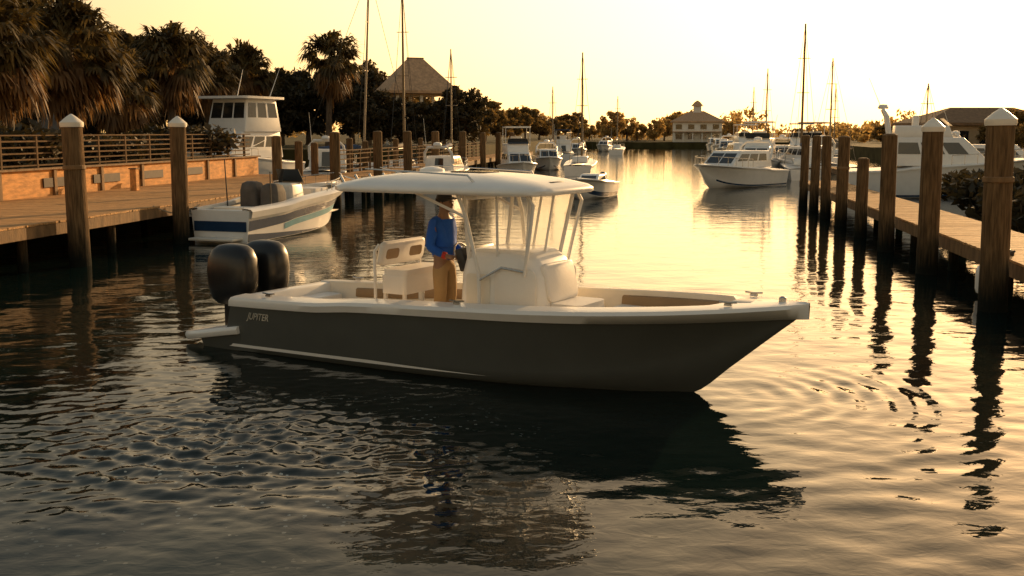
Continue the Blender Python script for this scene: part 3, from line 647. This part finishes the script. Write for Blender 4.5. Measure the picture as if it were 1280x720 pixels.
def cruiser(label,a,b,hd,L,B,H,fly=True,bimini=True,arch=False,group=None,hm='gel',name='motor_cruiser',canvas='gel',tower=0):
    r=thing(name,label,'boat',W(a,b,0),hd,group); h=Hull(L,B,H,0,0,30)
    h.outer().build('hull',M[hm],r,ang=30); h.cap(9).build('deck',M['gel'],r,ang=50)
    for sg in (-1,1): h.band(.05,.84*L,lambda x:max(h.Z(x)+.02,.05),lambda x:max(h.Z(x)+.02,.05)+.1,sg).build('boot_stripe',M['navy'],r)
    S=h.S(.5*L); s=L/9
    A=(.22*L,.78*L,.40*B,S,S+.95*H,1.5*s,.15,.12)
    cb=cab(MB(),*A).build('cabin',M['gel'],r,bevel=.07,seg=3)
    for f in 's','p':
        for s0,s1 in ((.08,.33),(.37,.60),(.64,.86)): cabwin(A,f,s0,s1,.42,.82).build('window',M['glass'],cb,smooth=False)
    for s0,s1 in ((.08,.48),(.52,.92)): cabwin(A,'f',s0,s1,.3,.85).build('window',M['glass'],cb,smooth=False)
    cabwin(A,'r',.35,.65,.05,.85).build('door',M['glass'],cb,smooth=False)
    zt=S+.95*H
    if tower:
        A2=(.24*L,.60*L,.41*B,zt-.03,zt+tower,.5,.25,.22)
        tb=cab(MB(),*A2).build('wheelhouse',M['gel'],r,bevel=.07,seg=3)
        for f in 's','p':
            for s0,s1 in ((.06,.30),(.36,.62),(.68,.94)): cabwin(A2,f,s0,s1,.44,.88).build('window',M['glass'],tb,smooth=False)
        for s0,s1 in ((.05,.33),(.37,.63),(.67,.95)): cabwin(A2,'f',s0,s1,.42,.88).build('window',M['glass'],tb,smooth=False)
        MB().loft([rrect(.22*L,.44*B,.3,z,.42*L,0) for z in (zt+tower,zt+tower+.09,zt+tower+.15)]).build('roof',M['gel'],tb,ang=50)
        for sg in (-1,1): MB().tube([(.30*L,sg*.3*B,zt+tower+.1),(.2*L,sg*.34*B,zt+tower+2.0)],[.03,.012],6).build('antenna',M['pipe'],tb)
    elif fly:
        A2=(.24*L,.56*L,.36*B,zt-.02,zt+.62,.25*s,.05,.03)
        fb=cab(MB(),*A2).build('flybridge',M['gel'],r,bevel=.06,seg=3)
        q=[Vector((.55*L,-.3*B,zt+.6)),Vector((.55*L,.3*B,zt+.6)),Vector((.50*L,.27*B,zt+1.0)),Vector((.50*L,-.27*B,zt+1.0))]
        MB().loft([q,[p+Vector((.02,0,0)) for p in q]]).build('windscreen',M['glass'],fb,smooth=False)
        MB().box((.36*L,0,zt+.85),(.3,.32*B,.6)).build('helm_seat',M['wcush'],fb,bevel=.06)
        if bimini:
            MB().loft([rrect(.17*L,.36*B,.25,z,.39*L,0) for z in (zt+1.78,zt+1.84,zt+1.9)]).build('canopy',M[canvas],fb,ang=50)
            for sx_ in (.25,.52):
                for sg in (-1,1): MB().tube([(sx_*L,sg*.34*B,zt+.4),(sx_*L,sg*.34*B,zt+1.8)],.03,6).build('canopy_post',M['pipe'],fb)
    if arch:
        z2=zt+(.62 if fly else 0)-(.3 if not fly else 0)
        MB().tube([(.24*L,-.38*B,S+.5),(.20*L,-.36*B,z2+.5),(.18*L,-.25*B,z2+.85),(.18*L,.25*B,z2+.85),(.20*L,.36*B,z2+.5),(.24*L,.38*B,S+.5)],.09,8).build('radar_arch',M['gel'],r)
        MB().lathe([(.25,z2+.9),(.28,z2+1.0),(.22,z2+1.12),(.05,z2+1.16)],(.18*L,0,0),14).build('radar_dome',M['gel'],r)
        MB().tube([(.18*L,.3*B,z2+.85),(.1*L,.3*B,z2+2.6)],[.02,.01],5).build('antenna',M['pipe'],r)
    rail(r,h,.55*L,.985*L,.55)
    return r
def sailboat(label,a,b,hd,L,top,mm='mast',cover='blue',lean=0.,group=None,hm='gel',rad=.075):
    r=thing('sailboat',label,'boat',W(a,b,0),hd,group); B=L*.31; h=Hull(L,B,.95,0,0,26)
    h.outer().build('hull',M[hm],r,ang=30); h.cap(9).build('deck',M['gel'],r,ang=50)
    for sg in (-1,1): h.band(.1,.84*L,lambda x:h.S(x)-.22,lambda x:h.S(x)-.16,sg).build('sheer_stripe',M['blue'],r)
    S=h.S(.5*L); A=(.3*L,.72*L,.27*B,S,S+.5,.6,.1,.06)
    cb=cab(MB(),*A).build('cabin',M['gel'],r,bevel=.05)
    for f in 's','p':
        for s0,s1 in ((.1,.4),(.5,.8)): cabwin(A,f,s0,s1,.35,.75).build('window',M['glass'],cb,smooth=False)
    mx_=.56*L; tl=Vector((lean*(top-S),0,top)); b0=Vector((mx_,0,S+.3)); t0=Vector((mx_,0,0))+tl
    ms=MB().tube([b0,b0.lerp(t0,.5),t0],[rad,rad*.9,rad*.65],10).build('mast',M[mm],r)
    for fr in (.5,.75):
        p=b0.lerp(t0,fr); MB().tube([p-Vector((0,.45,0)),p,p+Vector((0,.45,0))],.025,6).build('spreader',M[mm],ms)
    MB().tube([(mx_,0,S+1.3),(.12*L,0,S+1.25)],.05,8).build('boom',M[mm],r)
    MB().tube([(mx_-.1,0,S+1.5),(mx_-.6,0,S+1.52),(.3*L,0,S+1.45),(.14*L,0,S+1.38)],[.1,.17,.15,.08],10).build('sail_cover',M[cover],r)
    for p in ((.985*L,0,S+.2),(.02*L,0,S),(.54*L,.42*B,S),(.54*L,-.42*B,S)): MB().tube([p,t0],.014,4).build('stay',M['dark'],r)
    rail(r,h,.7*L,.985*L,.5)
    return r

# white launch with blue bands at the left dock
LH=CH-R(10); LA,LB=33.2,-14.1
lr=thing('harbour_launch','white open launch with navy and teal side bands moored beside the left dock','boat',W(LA,LB,0),LH)
LM=Matrix.Translation(W(LA,LB,0))@Matrix.Rotation(LH,4,'Z')
h2=Hull(8.3,2.35,1.2,0,0,40)
h2.outer().build('hull',M['gel'],lr,ang=30); h2.cap(.24,.9,.13,.22,.07).build('gunwale',M['gel'],lr,ang=50)
for sg in (-1,1):
    h2.band(.04,7.3,lambda x:h2.S(x)-.64+.02*x,lambda x:h2.S(x)-.32,sg).build('side_band',M['navy'],lr)
    h2.band(2.2,6.4,lambda x:h2.S(x)-.86+.02*x,lambda x:h2.S(x)-.66+.02*x,sg).build('teal_stripe',M['teal'],lr)
    h2.band(.04,5.0,lambda x:max(h2.Z(x)+.02,.03),lambda x:max(h2.Z(x)+.02,.03)+.26*(1-x/5.2),sg).build('boot_stripe',M['navy'],lr)
MB().box((-.012,0,.52),(.03,1.9,.32)).build('transom_band',M['navy'],lr,smooth=False)
MB().box((-.3,0,.14),(.6,1.6,.08)).build('swim_platform',M['gel2'],lr,bevel=.02)
fl=[]
for x in h2.xs():
    if x<7.2: b=max(h2.B(x)-.25,.02); fl.append([Vector((x+.05,-b,.6)),Vector((x+.05,b,.6))])
MB().loft(fl,False,False).build('deck_floor',M['gel2'],lr,smooth=False)
MB().box((.1,0,.86),(.14,1.95,.38)).build('transom',M['gel'],lr,bevel=.04)
A=(3.6,4.9,.58,.58,1.72,.3,.1,.08); cs=cab(MB(),*A).build('console',M['gel2'],lr,bevel=.1,seg=3)
q=[Vector((4.6,-.5,1.71)),Vector((4.6,.5,1.71)),Vector((4.3,.44,2.2)),Vector((4.3,-.44,2.2))]
MB().loft([q,[p+Vector((.02,0,0)) for p in q]]).build('windscreen',M['glass'],cs,smooth=False)
for x,y,hz in ((2.6,-.42,1.78),(2.7,.42,1.84)):
    MB().loft([rrect(hx,hy,.12,z,x+dx,y) for hx,hy,z,dx in ((.30,.28,.58,0),(.36,.34,.95,0),(.35,.33,hz-.3,.0),(.28,.28,hz-.08,-.04),(.15,.16,hz,-.06))]).build('covered_seat',M['grey'],lr,ang=60)
MB().loft([rrect(.36,.7,.1,z,1.0,0) for z in (.58,1.02,1.07)]).build('engine_box',M['gel2'],lr,ang=60)
MB().loft([rrect(.6,.5,.16,z,5.9,0) for z in (.58,1.4,1.47)]).build('bow_locker',M['wcush'],lr,ang=60)
MB().box((1.75,.5,.8),(.6,.4,.42)).build('cooler',M['dark'],lr,bevel=.04)
MB().tube([(1.7,-.85,.9),(1.7,-.85,2.2)],.02,6).build('rod',M['dark'],lr); MB().tube([(1.8,.85,.9),(1.7,.85,2.6)],.02,6).build('rod',M['dark'],lr)
rail(lr,h2,5.2,8.1,.38)
for i,(x,y,a_) in enumerate(((.4,1.0,32.2),(6.6,.85,41.4))):
    p0=LM@Vector((x,y,1.17)); p1=W(a_,-15.85,1.22); pts=[p0.lerp(p1,t/8)-Vector((0,0,.25*math.sin(math.pi*t/8))) for t in range(9)]
    o=MB().tube(pts,.018,6).build('mooring_rope',M['rope']); tag(o,['slack rope tying the stern of the white launch to the left dock','slack rope tying the bow of the white launch to the left dock'][i],'rope')

cruiser('white flybridge boat with tall enclosed wheelhouse behind the railing, left side',72,bof(316,67),CH+R(166),10,4.2,1.75,True,True,False,name='flybridge_boat',tower=2.05)
cruiser('low white cabin boat with radar arch beside the flybridge boat, left side',66,bof(402,66),CH+R(8),8,3.0,1.2,False,False,True)
sailboat('white sailboat with tall leaning mast, leftmost of the sailboats',70,bof(456,70)-4.9,CH-R(90),8.5,13.5,'mast','blue',.05,rad=.08)
sailboat('sailboat with tall brown mast just right of the leaning mast',75,bof(490,75)-.3,CH,8.5,13.8,'mastw','grey',0,rad=.10)
sailboat('small sailboat with thin mast in front of the pavilion',78,bof(551,78),CH,7,9.6,'mast','blue',rad=.07)
cruiser('small white arch boat moored in front of the left pilings',66,bof(540,66),CH-R(4),6.4,2.4,1.0,False,False,True)
cruiser('white cabin cruiser with raised canopy at the end of the left dock, below the trees',86,bof(640,86),CH+R(195),7.0,2.7,1.0,True,True,False)
sailboat('sailboat with single tall mast at the middle of the channel',88,bof(722,88),CH,8,10.0,'mastw','blue',rad=.09)
sk=thing('runabout','small white runabout with dark windows drifting near the channel centre','boat',W(62,bof(753,62),0),CH+R(170))
h3=Hull(5.6,2.2,.85,0,0,26); h3.outer().build('hull',M['gel'],sk,ang=30); h3.cap(9).build('deck',M['gel'],sk,ang=50)
for sg in (-1,1): h3.band(.05,4.9,lambda x:h3.Z(x)+.04,lambda x:h3.Z(x)+.30*(h3.S(x)-h3.Z(x)),sg).build('hull_band',M['navy'],sk)
A=(1.6,3.6,.7,.8,1.25,.9,.2,.1); cc=cab(MB(),*A).build('cuddy',M['gel'],sk,bevel=.06)
for f in 'spf': cabwin(A,f,.12,.88,.35,.8).build('window',M['glass'],cc,smooth=False)
outboard(sk,-.2,0,.7,.9)
for i,(a,u,L_) in enumerate(((106,682,8),(138,706,9),(160,722,9),(205,760,10))):
    cruiser('%s white cruiser in the row receding along the left side of the channel'%FST[i],a,bof(u,a),CH+R([190,10,185,175][i]),L_*.85,2.6,.95,i%3==1,True,i%3!=1,'cruisers along the left side',canvas=['gel','blue','gel','gel'][i])
sailboat('distant sailboat with short mast among the left side cruisers',120,bof(686,120),CH,7,8.5)
sailboat('faint distant sailboat near the channel end, left side',170,bof(770,170),CH,8,9.0,rad=.09)
cruiser('low white motor cruiser with blunt bow, nearest boat on the right of the channel',76,bof(966,74),CH+R(146),8.8,3.3,1.15,False,False,True)
sailboat('sailboat with the tallest mast behind the right pilings',82,bof(1013,82),CH,9.5,11.6,'mastw','blue',rad=.10)
sailboat('sailboat with slender mast behind the white yacht on the right',86,bof(1074,86),CH+R(20),8,9.2,'mast','grey',rad=.08)
sailboat('distant sailboat with thin mast right of the motor cruiser',118,bof(962,118),CH,8,10.2,'mast','blue',rad=.09)
sailboat('far sailboat with faint mast near the channel end on the right',150,bof(944,150),CH,8,9.5,'mast','grey',rad=.09)
sailboat('far sailboat with short mast between the tallest mast and the yacht',130,bof(1050,130),CH,8,9.0,'mast','grey',rad=.08)
cruiser('large white yacht with radar arch and long sloping foredeck behind the right pier',63,bof(1062,63),R(-16),9.4,3.6,1.6,True,False,True,name='yacht')
cruiser('white cabin boat moored behind the yacht, beyond the right pier',74,bof(1165,74),R(-10),8.0,3.1,1.35,False,True,True)
sailboat('sailboat with short mast at far right beyond the right pier',76,bof(1190,76),CH+R(10),7.5,6.8,'mast','blue',rad=.07)
for i,(a,u,L_) in enumerate(((92,955,9),(98,988,9),(108,940,9),(126,925,10),(150,912,10),(180,900,10),(100,1030,9),(84,1040,8),(205,893,10),(112,1005,9))):
    cruiser('%s white cruiser in the rank behind the nearest motor cruiser on the right'%FST[i],a,bof(u,a),CH+R([170,150,10,185,175,180,160,20,180,170][i]),L_,3.1,1.2,i%3==0,True,i%3==1,'cruisers along the right side',canvas=['gel','grey','blue','gel','grey','gel','blue','gel','gel','gel'][i])

# ------------------------------------------------------------------ buildings
def hip(mb,w,d,z0,z1,rw,rd,ov=.5):
    v=[Vector((-w/2-ov,-d/2-ov,z0)),Vector((w/2+ov,-d/2-ov,z0)),Vector((w/2+ov,d/2+ov,z0)),Vector((-w/2-ov,d/2+ov,z0)),Vector((-rw/2,-rd/2,z1)),Vector((rw/2,-rd/2,z1)),Vector((rw/2,rd/2,z1)),Vector((-rw/2,rd/2,z1))]
    lo=[p-Vector((0,0,.25)) for p in v[:4]]
    mb.loft([lo,v[:4],v[4:]]); return mb
r=thing('pavilion','open pavilion with steep brown hip roof on pale posts, behind the sailboats on the left','pavilion',W(104,bof(520,104),2.1),-PSI+R(28))
rf=hip(MB(),5.0,4.6,5.2,8.3,1.4,.4,.85).build('roof',M['shingle2'],r,smooth=False)
MB().box((0,0,8.32),(1.6,.45,.12)).build('ridge_cap',M['shingle'],rf,smooth=False)
for x in (-2.3,0,2.3):
    for y in (-2.1,2.1): MB().box((x,y,2.45),(.26,.26,4.9)).build('post',M['white'],r,smooth=False,bevel=.02)
MB().box((0,0,4.85),(5.0,4.6,.16)).build('beam_frame',M['tan'],r,smooth=False)
MB().box((0,0,.1),(6.0,5.6,.2)).build('floor_slab',M['concrete'],r,smooth=False)
def house(label,a,b,rz,w,d,ht,rh,wm_,cup=False,name='house',zb=1.2,nw=4,fl=2,rm='shingle'):
    r=thing(name,label,'building',W(a,b,zb),rz)
    MB().box((0,0,ht/2),(w,d,ht)).build('wall',M[wm_],r,smooth=False)
    hip(MB(),w,d,ht+.24,ht+rh,max(w-d,.6),.5,.6).build('roof',M[rm],r,smooth=False)
    for f in range(fl):
        for k in range(nw):
            x=-w/2+w*(k+.5)/nw; z=ht*(f+.55)/fl
            wn_=MB().box((x,-d/2-.03,z),(w/nw*.5,.08,ht/fl*.5)).build('window',M['glass'],r,smooth=False)
            MB().box((x,-d/2-.06,z-ht/fl*.27),(w/nw*.6,.16,.1)).build('sill',M['white'],wn_,smooth=False)
    if cup:
        MB().box((0,0,ht+rh+.3),(1.8,1.8,1.6)).build('cupola',M['white'],r,smooth=False)
        MB().lathe([(1.4,ht+rh+1.1),(1.2,ht+rh+1.4),(.7,ht+rh+2.0),(.1,ht+rh+2.4)],(0,0,0),8).build('cupola_roof',M['shingle2'],r)
        for k in range(6): MB().box((-w/2+.3+(w-.6)*k/5,-d/2-2,ht*.25),(.25,.25,ht*.5)).build('porch_column',M['white'],r,smooth=False)
        MB().box((0,-d/2-1.2,ht*.5+.1),(w,2.4,.2)).build('porch_roof',M['shingle2'],r,smooth=False)
    return r
house('distant house with hip roof and round cupola closing the end of the channel',258,bof(871,258),-PSI,11,8,4.4,2.6,'white',True,rm='shingle2')
house('long low building with brown roof behind the right bank trees',112,bof(1225,112),-PSI+R(10),13,7,2.6,1.7,'tan',False,zb=1.5,fl=1,nw=6)
house('blue grey house half hidden behind the palms at far left',66,-45,-PSI+R(-30),10,8,4.2,2.4,'bwall',False,zb=2.1)

# ------------------------------------------------------------------ vegetation
def leafcloud(name,cs,rs,n,size,m,flat=.75):
    cs=np.array(cs); rs=np.array(rs); k=len(cs)
    idx=rng.integers(0,k,n); d=rng.normal(size=(n,3)); d/=np.linalg.norm(d,axis=1)[:,None]
    rad=rs[idx]*rng.random(n)**.4; c=cs[idx]+d*rad[:,None]*np.array([1,1,flat])
    u=rng.normal(size=(n,3)); u/=np.linalg.norm(u,axis=1)[:,None]; v=np.cross(u,rng.normal(size=(n,3))); v/=np.linalg.norm(v,axis=1)[:,None]
    s=(size*(.55+.9*rng.random(n)))[:,None]
    q=np.stack([c-u*s,c+v*s*.45,c+u*s,c-v*s*.45],1).reshape(-1,3)
    return npmesh(name,q,np.arange(n*4).reshape(n,4),m,False)
def oakmesh(seed,n,m,size,rx=3.4,rz=2.6,nc=46,zc=5.6,zlo=-.55):
    rr=random.Random(seed); cs=[];rs=[]
    while len(cs)<nc:
        x,y,z=[rr.uniform(-1,1) for _ in range(3)]
        q=x*x+y*y+z*z
        if q>1 or q<.12: continue
        if z<zlo: continue
        k=1+.18*math.sin(3*math.atan2(y,x)+seed)
        cs.append((x*rx*k,y*rx*k,z*rz+zc)); rs.append(rr.uniform(.55,1.15))
    return leafcloud('crown',cs,rs,n,size,m)
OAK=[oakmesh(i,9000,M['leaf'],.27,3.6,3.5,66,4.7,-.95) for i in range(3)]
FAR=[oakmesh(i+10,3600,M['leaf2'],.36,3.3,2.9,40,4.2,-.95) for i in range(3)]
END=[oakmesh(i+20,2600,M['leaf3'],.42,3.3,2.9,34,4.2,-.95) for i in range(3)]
def trunkmesh(seed):
    rr=random.Random(seed); mb=MB()
    mb.tube([(0,0,-.3),(.08,0,1.5),(.0,.1,3.0),(.1,0,4.6)],[.34,.26,.22,.14],9)
    for k in range(5):
        a=k*1.256+rr.random(); z=2.4+.35*k
        mb.tube([(0,.05,z),(math.cos(a)*.9,math.sin(a)*.9,z+.9),(math.cos(a)*2.0,math.sin(a)*2.0,z+1.9+rr.random())],[.14,.09,.03],6)
    return mb.mesh('trunk',M['bark'])
TR=[trunkmesh(i) for i in range(2)]
def tree(a,b,z,s,me,label,group=None,name='oak_tree',sz=1.):
    r=thing(name,label,'tree',W(a,b,z),random.uniform(0,6.28),group); r.scale=(s,s,s*sz)
    part('trunk',random.choice(TR),r); part('crown',me,r); return r
k=0
for (u,b,s) in ((-10,-38,1.15),(55,-42,1.2),(120,-40,1.0),(165,-38,.95),(205,-44,1.12),(255,-40,1.0),(290,-46,1.15),(330,-42,.98),(352,-40,.95),(385,-38,.95),(440,-34,1.1),(462,-30,.9)):
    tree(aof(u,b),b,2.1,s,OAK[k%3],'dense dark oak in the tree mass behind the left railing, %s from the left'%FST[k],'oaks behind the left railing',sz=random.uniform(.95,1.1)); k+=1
for i,(u,b,s) in enumerate(((478,-29,.8),(500,-31,.75),(528,-30,.72),(556,-29,.75),(578,-27,.72))):
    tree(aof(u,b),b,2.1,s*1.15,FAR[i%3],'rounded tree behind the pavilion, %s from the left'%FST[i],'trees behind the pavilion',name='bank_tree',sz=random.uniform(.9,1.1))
for i,(u,a,s) in enumerate(((470,93,.66),(497,94,.58),(525,92,.5),(556,94,.58),(578,93,.66))):
    tree(a,bof(u,a),2.1,s,OAK[i%3],'small dark tree in front of the pavilion, %s from the left'%FST[i],'trees in front of the pavilion',sz=random.uniform(.85,1.0))
def palmcrown(seed):
    rr=random.Random(seed); g=[[],[]]; d=[[],[]]
    def frond(store,az,el,pl,ll,nl,droop,wid):
        V_,F_=store
        ca,sa=math.cos(az),math.sin(az); dirv=Vector((ca*math.cos(el),sa*math.cos(el),math.sin(el))); side=Vector((-sa,ca,0)); up=dirv.cross(side)*-1
        e=dirv*pl+Vector((0,0,-droop*.25))
        o=len(V_); V_+= [tuple(side*.025),tuple(-side*.025),tuple(e-side*.02),tuple(e+side*.02)]; F_.append((o,o+1,o+2,o+3))
        for i in range(nl):
            t=-1+2*i/(nl-1); an=t*1.5
            ld_=(dirv*math.cos(an)+side*math.sin(an)+up*(.25*rr.uniform(-1,1))).normalized(); l=ll*(1-.3*abs(t))*rr.uniform(.75,1.1)
            m_=e+ld_*l*.55+Vector((0,0,-droop*.12)); tp=e+ld_*l*.9+Vector((0,0,-droop*(.6+.4*rr.random())))
            pw=ld_.cross(Vector((0,0,1)));  pw=pw.normalized() if pw.length>.01 else side
            o=len(V_); V_+=[tuple(e),tuple(m_+pw*wid),tuple(tp),tuple(m_-pw*wid)]; F_.append((o,o+1,o+2,o+3))
    for i in range(78): frond(g,rr.random()*6.28,R(rr.uniform(-30,85)),rr.uniform(.6,1.5),rr.uniform(.95,1.35),19,rr.uniform(.3,.75),.07)
    for i in range(64): frond(d,rr.random()*6.28,R(rr.uniform(-85,-25)),rr.uniform(.5,1.5),rr.uniform(.9,1.3),15,rr.uniform(.4,.8),.065)
    out=[]
    for (V_,F_),m,nm in ((g,M['palm'],'crown'),(d,M['palmd'],'dead_fronds')):
        me=bpy.data.meshes.new(nm); me.from_pydata(V_,[],F_); me.materials.append(m); out.append(me)
    return out
PC=[palmcrown(i) for i in range(3)]
def palm(u,b,top,s,label,i):
    a=aof(u,b); hh=(top-2.1)/s-2.0
    r=thing('palm_tree',label,'palm tree',W(a,b,2.1),random.uniform(0,6.28)); r.scale=(s,s,s)
    lx=random.uniform(-.3,.3)
    pts=[(lx*(t/8)**2,0,hh*t/8-(.2 if t==0 else 0)) for t in range(9)]; rr_=[.3,.22,.2,.19,.19,.2,.21,.25,.2]
    MB().tube(pts,rr_,10).build('trunk',M['bark'],r)
    for me,nm in zip(PC[i%3],('crown','dead_fronds')):
        o=part(nm,me,r); o.location=(lx,0,hh)
palm(12,-27,9.6,1.25,'shaggy palm at the left edge of the frame',0)
palm(85,-28,10.2,1.4,'tall shaggy palm with hanging dead fronds near the left edge',1)
palm(215,-32.5,11.2,1.4,'bushy palm above the second piling on the left',2)
palm(262,-34,10.2,1.2,'palm just left of the white flybridge boat roof',0)
palm(310,-34,11.0,1.3,'palm rising directly behind the white flybridge boat',1)
palm(411,-29,12.6,1.4,'lone tall palm between the flybridge boat and the leaning mast',2)
palm(155,-31,8.8,1.25,'lower palm between the two big shaggy palms on the left',0)
k=0
for (u,b,s) in ((592,-21,.62),(606,-24,.7),(622,-22,.6),(642,-22,.62),(657,-24,.65),(674,-22,.6),(692,-21,.6),(707,-21,.62),(722,-20.5,.62)):
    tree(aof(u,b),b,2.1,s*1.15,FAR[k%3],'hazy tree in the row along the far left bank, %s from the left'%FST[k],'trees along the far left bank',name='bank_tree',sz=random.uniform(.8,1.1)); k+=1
for i in range(12):
    a=262+random.uniform(0,30); u=735+i*16+random.uniform(-5,5)
    if 840<u<905: a+=25
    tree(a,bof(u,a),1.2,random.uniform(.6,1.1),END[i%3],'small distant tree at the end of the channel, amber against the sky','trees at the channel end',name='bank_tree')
for i,u in enumerate((1000,1030,1062,1088,1105,1130,1155,1180,1205,1225,1250,1275,1295)):
    b=28+random.uniform(0,6)+(12 if i<4 else 0); a=aof(u,b)
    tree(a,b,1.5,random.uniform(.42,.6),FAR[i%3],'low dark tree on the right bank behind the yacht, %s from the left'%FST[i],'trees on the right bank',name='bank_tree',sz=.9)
cs=[];rs=[]
for i in range(420):
    b=random.uniform(-150,260); a=300+random.uniform(0,25); hgt=2.5+2.2*math.sin(b*.11)+1.5*math.sin(b*.31+1)+random.uniform(-1,1)
    for q in range(2):
        p_=W(a,b,max(1.2,random.uniform(.5,1)*(hgt+3.4))); cs.append(tuple(p_)); rs.append(random.uniform(1.2,2.4))
for i in range(200):
    a=random.uniform(95,290); b=random.uniform(36,60); p_=W(a,b,1.5+random.uniform(.3,3.2)); cs.append(tuple(p_)); rs.append(random.uniform(.8,1.8))
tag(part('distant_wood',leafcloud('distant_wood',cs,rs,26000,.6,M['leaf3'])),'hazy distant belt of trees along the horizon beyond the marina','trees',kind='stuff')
SH=leafcloud('foliage',[(x*.6,y*.5,.35+.35*random.random()) for x in range(-2,3) for y in (-1,0,1)],[.45]*15,1500,.12,M['leaf'])
def shrub(a,b,z,s,label,group):
    r=thing('shrub',label,'shrub',W(a,b,z),random.random()*6,group); r.scale=(s,s,s)
    part('foliage',SH,r); MB().tube([(0,0,-.05),(0,.05,.5)],[.05,.03],6).build('stem',M['bark'],r)
for i,a in enumerate(np.arange(28,56,2.6)):
    shrub(a,-25.3+random.uniform(-.5,.5),2.1,random.uniform(1.1,1.9),'leafy dark shrub behind the left railing, %s from the left'%FST[i],'shrubs behind the railing')
mb=MB(); mb.box((18.6,40,-.3),(12,22,1.1),top=.94); tag(canalobj(mb,'shore_spit',M['grass'],smooth=False),'low dark spit of shore behind the right pier','ground',kind='structure')
for i,(a,b,s) in enumerate(((33,13.2,1.3),(36,13.2,1.5),(38.6,13.4,1.7),(41,13.3,1.5),(43.2,13.4,1.8),(45.6,13.5,1.6),(47.8,13.6,1.9),(49.8,14.2,1.7),(40,15.8,2.0),(44,16.2,2.2),(47.5,16.4,2.1),(49.6,17.2,1.9))):
    shrub(a,b,.22,s,'dark leafy shrub on the shore spit behind the right pier, %s in the row'%FST[i],'shrubs behind the right pier')
